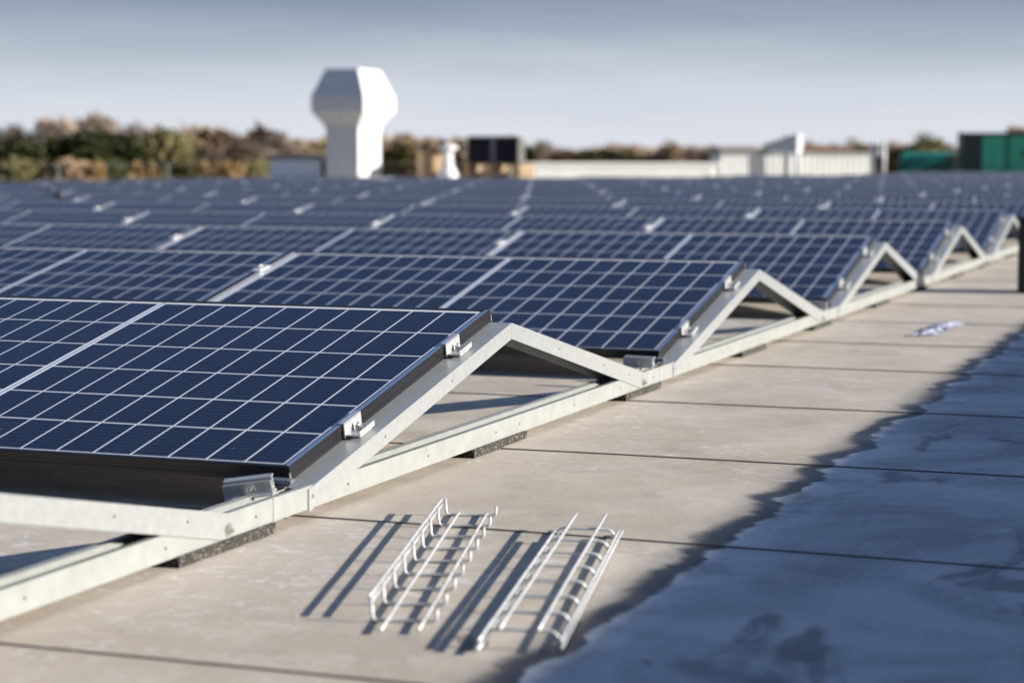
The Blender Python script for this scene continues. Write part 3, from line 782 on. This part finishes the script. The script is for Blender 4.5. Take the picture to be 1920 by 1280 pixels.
def crown_mesh(kind, seed, n, leaf, wide=1.0):
    """crown in a unit box: height 1, width about `wide`"""
    rr = random.Random(seed); b = MB(); bl = []
    for i in range(19):
        a = rr.uniform(0, 6.283); rad = rr.uniform(0, .30)*wide; zc = rr.uniform(.18, .86)
        sc = (1-abs(zc-.5)*.9)
        bl.append((rad*math.cos(a)*sc*1.15, rad*math.sin(a)*sc*1.15, zc, rr.uniform(.07, .17)))
    for i in range(n):
        cx, cy, cz, r_ = rr.choice(bl)
        while True:
            d = Vector((rr.uniform(-1,1), rr.uniform(-1,1), rr.uniform(-1,1)))
            if .15 < d.length < 1: break
        d *= (.55+.45*rr.random()+(rr.random()**4)*.55)/max(.55, d.length)
        p = Vector((cx, cy, cz))+Vector((d.x*r_*wide*1.15, d.y*r_*wide*1.15, d.z*r_))
        s = leaf*rr.uniform(.5, 1.5)
        u = Vector((rr.gauss(0,1), rr.gauss(0,1), rr.gauss(0,1))).normalized(); v_ = u.orthogonal().normalized()
        if kind == 'bare': u = (u+Vector((p.x*1.5,p.y*1.5,.9))).normalized(); v_ = u.orthogonal().normalized(); a, c = u*s*1.9, v_*s*.22
        else: a, c = u*s, v_*s*.7
        b.quad([p-a-c, p+a-c*.4, p+a+c, p-a+c*.5])
    me = bpy.data.meshes.new('crown'); me.from_pydata(b.v, [], b.f); me.materials.append(LMAT[kind]); me.update(); return me
CR = {}
for kd, n, lf in (('green', 2600, .028), ('olive', 2300, .028), ('bare', 2600, .034), ('rust', 2200, .028), ('gold', 1500, .03)):
    CR[kd] = [crown_mesh(kd, 11*q+len(kd), n, lf) for q in range(3)]
def trunk_mesh():
    b = MB(); b.tube([(0,0,0),(.01,0,.25),(-.01,.01,.5),(.01,0,.8)], [.028,.022,.016,.006], 7)
    rr = random.Random(5)
    for i in range(7):
        a = rr.uniform(0,6.28); z = .25+i*.07; b.tube([(0,0,z),(.12*math.cos(a),.12*math.sin(a),z+.12),(.25*math.cos(a),.25*math.sin(a),z+.25)], [.012,.008,.003], 5)
    return b.mesh('trunk', [bark])
TM = trunk_mesh()
names = dict(green='dense dark green tree', olive='olive leaved tree', bare='bare brown tree', rust='rust coloured tree', gold='small golden bush')
tn_count = 0
def tree(px, top, wpx, kind, dist, label, group):
    """dist: distance along the view axis in metres; top and width in photo pixels"""
    d = fwd+rgt*((px-960)/FPX)-upv*((top-8-640)/FPX); p = CAM+d*dist
    h = p.z+8; wd = wpx*1.22/FPX*dist
    T = empty('bush' if kind == 'gold' else 'tree', (p.x, p.y, -8), label, 'bush' if kind == 'gold' else 'tree', group, rot=(0,0,random.uniform(0,6.28)))
    cb = max(0.3, h*.12)
    c = part('crown', random.choice(CR[kind]), T, (0,0,cb)); c.scale = (wd/.72, wd/.72, (h-cb)/1.0)
    t = part('trunk', TM, T); t.scale = (wd*.8, wd*.8, h*.95)
    return T
G1 = 'autumn trees beyond the left side of the roof'; G2 = 'far trees along the right horizon'
left = [ # px, top, width, kind, distance
 (20,236,90,'bare',300,'bare brown tree at the far left edge of the photo'),(30,262,110,'green',235,'dark green tree at the far left edge of the photo'),
 (112,222,110,'bare',300,'bare brown tree above the second dark green crown from the left'),(185,218,120,'bare',305,'tallest bare greyish tree of the left wood'),
 (112,258,100,'green',240,'second dark green crown from the left edge'),(185,246,120,'green',242,'broadest dark green tree, below the tallest bare tree'),
 (255,232,90,'bare',300,'bare brown tree right of the tallest bare tree'),(250,262,80,'green',236,'dark green tree between the broad dark one and the olive tree'),
 (305,240,100,'olive',245,'olive green tree in the middle of the left wood'),(335,252,90,'olive',238,'smaller olive tree right of the big olive tree'),
 (365,240,110,'bare',290,'pale bare tree between the olive trees and the rust crown'),(410,236,85,'rust',280,'rust crowned tree, left of the two domes near the chimney'),
 (445,258,100,'bare',262,'pale brown bare tree below the two rust domes'),(488,234,85,'rust',285,'rust crowned tree, right of the two domes near the chimney'),
 (520,252,90,'bare',275,'bare tree sloping down towards the plant cabinet'),(562,273,90,'rust',300,'low rust tree just above the plant cabinet roof'),
 (600,280,70,'olive',310,'low olive tree touching the left side of the chimney'),
 (40,300,110,'olive',205,'low olive thicket tree in the bottom left of the wood'),(135,298,110,'rust',205,'low rust tree below the second dark green crown'),
 (215,302,90,'green',208,'low dark green tree above the left panel rows'),(275,304,70,'gold',200,'orange bush left of the grey rail post'),
 (180,306,60,'gold',196,'orange bush below the broadest dark green tree'),(345,302,80,'olive',206,'low olive tree right of the grey rail post'),
 (395,306,80,'rust',208,'low rust thicket tree below the left rust dome'),(432,305,60,'gold',198,'bright golden bush below the rust domes'),(480,300,80,'olive',212,'low olive tree beside the plant cabinet'),
 (755,272,90,'olive',320,'olive tree between chimney and plywood crate'),(715,280,60,'rust',325,'rust tree half hidden behind the chimney'),(800,284,60,'rust',330,'low rust tree behind the plywood crate')]
for a in left: tree(a[0], a[1], a[2], a[3], a[4], a[5], G1)
right = [(985,276,60,'olive',390),(1015,270,50,'bare',400),(1050,284,60,'rust',400),(1095,286,60,'olive',400),(1135,284,60,'green',410),(1180,282,60,'olive',405),(1215,290,50,'rust',400),
 (1262,268,64,'rust',395),(1300,278,60,'bare',400),(1335,276,54,'rust',402),(1385,282,60,'bare',420),(1430,284,60,'bare',420),(1520,268,60,'rust',400),(1560,272,66,'bare',405),(1600,268,60,'olive',400),
 (1640,272,60,'rust',410),(1680,268,60,'bare',405),(1736,258,76,'olive',395),(1700,272,60,'rust',400),(1775,274,50,'bare',410),(1915,238,60,'rust',400),(872,286,60,'rust',400),(1000,288,70,'rust',410)]
rl = {0:'olive tree just right of the dark panel pack',7:'most prominent rust tree above the low cream upstand',12:'rust tree right of the pale pole pair',17:'tallest round olive tree, above the green skip',20:'rust tree rising behind the green container'}
tone = dict(olive='olive', bare='bare brown', rust='rust coloured', green='dark green')
prev = None
for q, a in enumerate(right):
    ref = 'above the low cream upstand' if 1000 < a[0] < 1350 else ('behind the tall cream upstand' if a[0] < 1640 else 'behind the green skip')
    if a[0] < 900: ref = 'behind the dark panel pack'
    lab = rl.get(q, 'small far %s tree %s' % (tone[a[3]], ref))
    tree(*a, lab, G2)
# far-off woods that read as one mass
def wood(px0, px1, dist, top, kinds, n, nm, seed):
    rr = random.Random(seed); b = MB()
    for i in range(n):
        px = rr.uniform(px0, px1); hh = rr.random()**.8
        ph = 3.5*math.sin(px*.021+seed)+2.5*math.sin(px*.053+1.3*seed)+2*math.sin(px*.13)
        d = fwd+rgt*((px-960)/FPX)-upv*((top+ph-640)/FPX); dd = dist+rr.uniform(0, 30); p = CAM+d*dd
        z = -8+(p.z+8)*hh
        s = rr.uniform(.5, 1.1)*dist/400
        u = Vector((rr.gauss(0,1), rr.gauss(0,1), rr.gauss(0,1))).normalized(); v_ = u.orthogonal().normalized()
        c = Vector((p.x, p.y, z)); b.quad([c-u*s-v_*s*.6, c+u*s-v_*s*.6, c+u*s+v_*s*.6, c-u*s+v_*s*.6], rr.choice(kinds))
    me = bpy.data.meshes.new(nm); me.from_pydata(b.v, [], b.f)
    for kd in ('bare','rust','olive'): me.materials.append(LMAT[kd])
    me.polygons.foreach_set('material_index', b.m); me.update()
    return link(bpy.data.objects.new(nm, me))
tag(wood(-150, 960, 345, 262, (0,0,1,2), 16000, 'distant_wood', 2), 'continuous brown autumn wood behind the left trees', 'wood', kind='stuff')
tag(wood(900, 2100, 450, 281, (0,0,1), 11000, 'distant_wood', 5), 'low brown wood along the right horizon', 'wood', kind='stuff')

# far buildings
def house(px0, px1, top, eave, D, wallm, roofm, label):
    d0 = CAM+(fwd+rgt*((px0-960)/FPX)-upv*((top-640)/FPX))*D; d1 = CAM+(fwd+rgt*((px1-960)/FPX)-upv*((top-640)/FPX))*D
    ze = (CAM+(fwd-upv*((eave-640)/FPX))*D).z
    L_ = (d1-d0).length; c = (d0+d1)/2
    T = empty('far_building', (c.x, c.y, -8), label, 'building', rot=(0,0,math.atan2(d1.y-d0.y, d1.x-d0.x)))
    b = MB(); b.box(-L_/2, L_/2, 0, 9, 0, ze+8-.01); 
    for i in range(int(L_/2.2)): b.box(-L_/2+.8+i*2.2, -L_/2+1.9+i*2.2, -.05, -.003, ze+8-1.6, ze+8-.7, 1)
    b.build('wall', [wallm, mat('dull_glass', (.05,.06,.07), .2)], T)
    b = MB(); b.prism([(-.5, ze+8), (9.5, ze+8), (4.5, d0.z+8)], -L_/2-.4, L_/2+.4); b.build('roof', roofm, T)
house(1352, 1418, 272, 279, 260, mat('pinkish_render', (.50,.42,.40), .7, 0, .05, .3), mat('pink_grey_roof', (.42,.36,.35), .7, 0, .1, .5), 'pale pinkish building above the left end of the tall upstand')
house(1512, 1598, 273, 281, 265, mat('brown_brick', (.28,.16,.09), .8, 0, .15, .8), mat('brown_tile_roof', (.24,.13,.07), .8, 0, .15, .8), 'brown roofed building right of the pale pole pair')
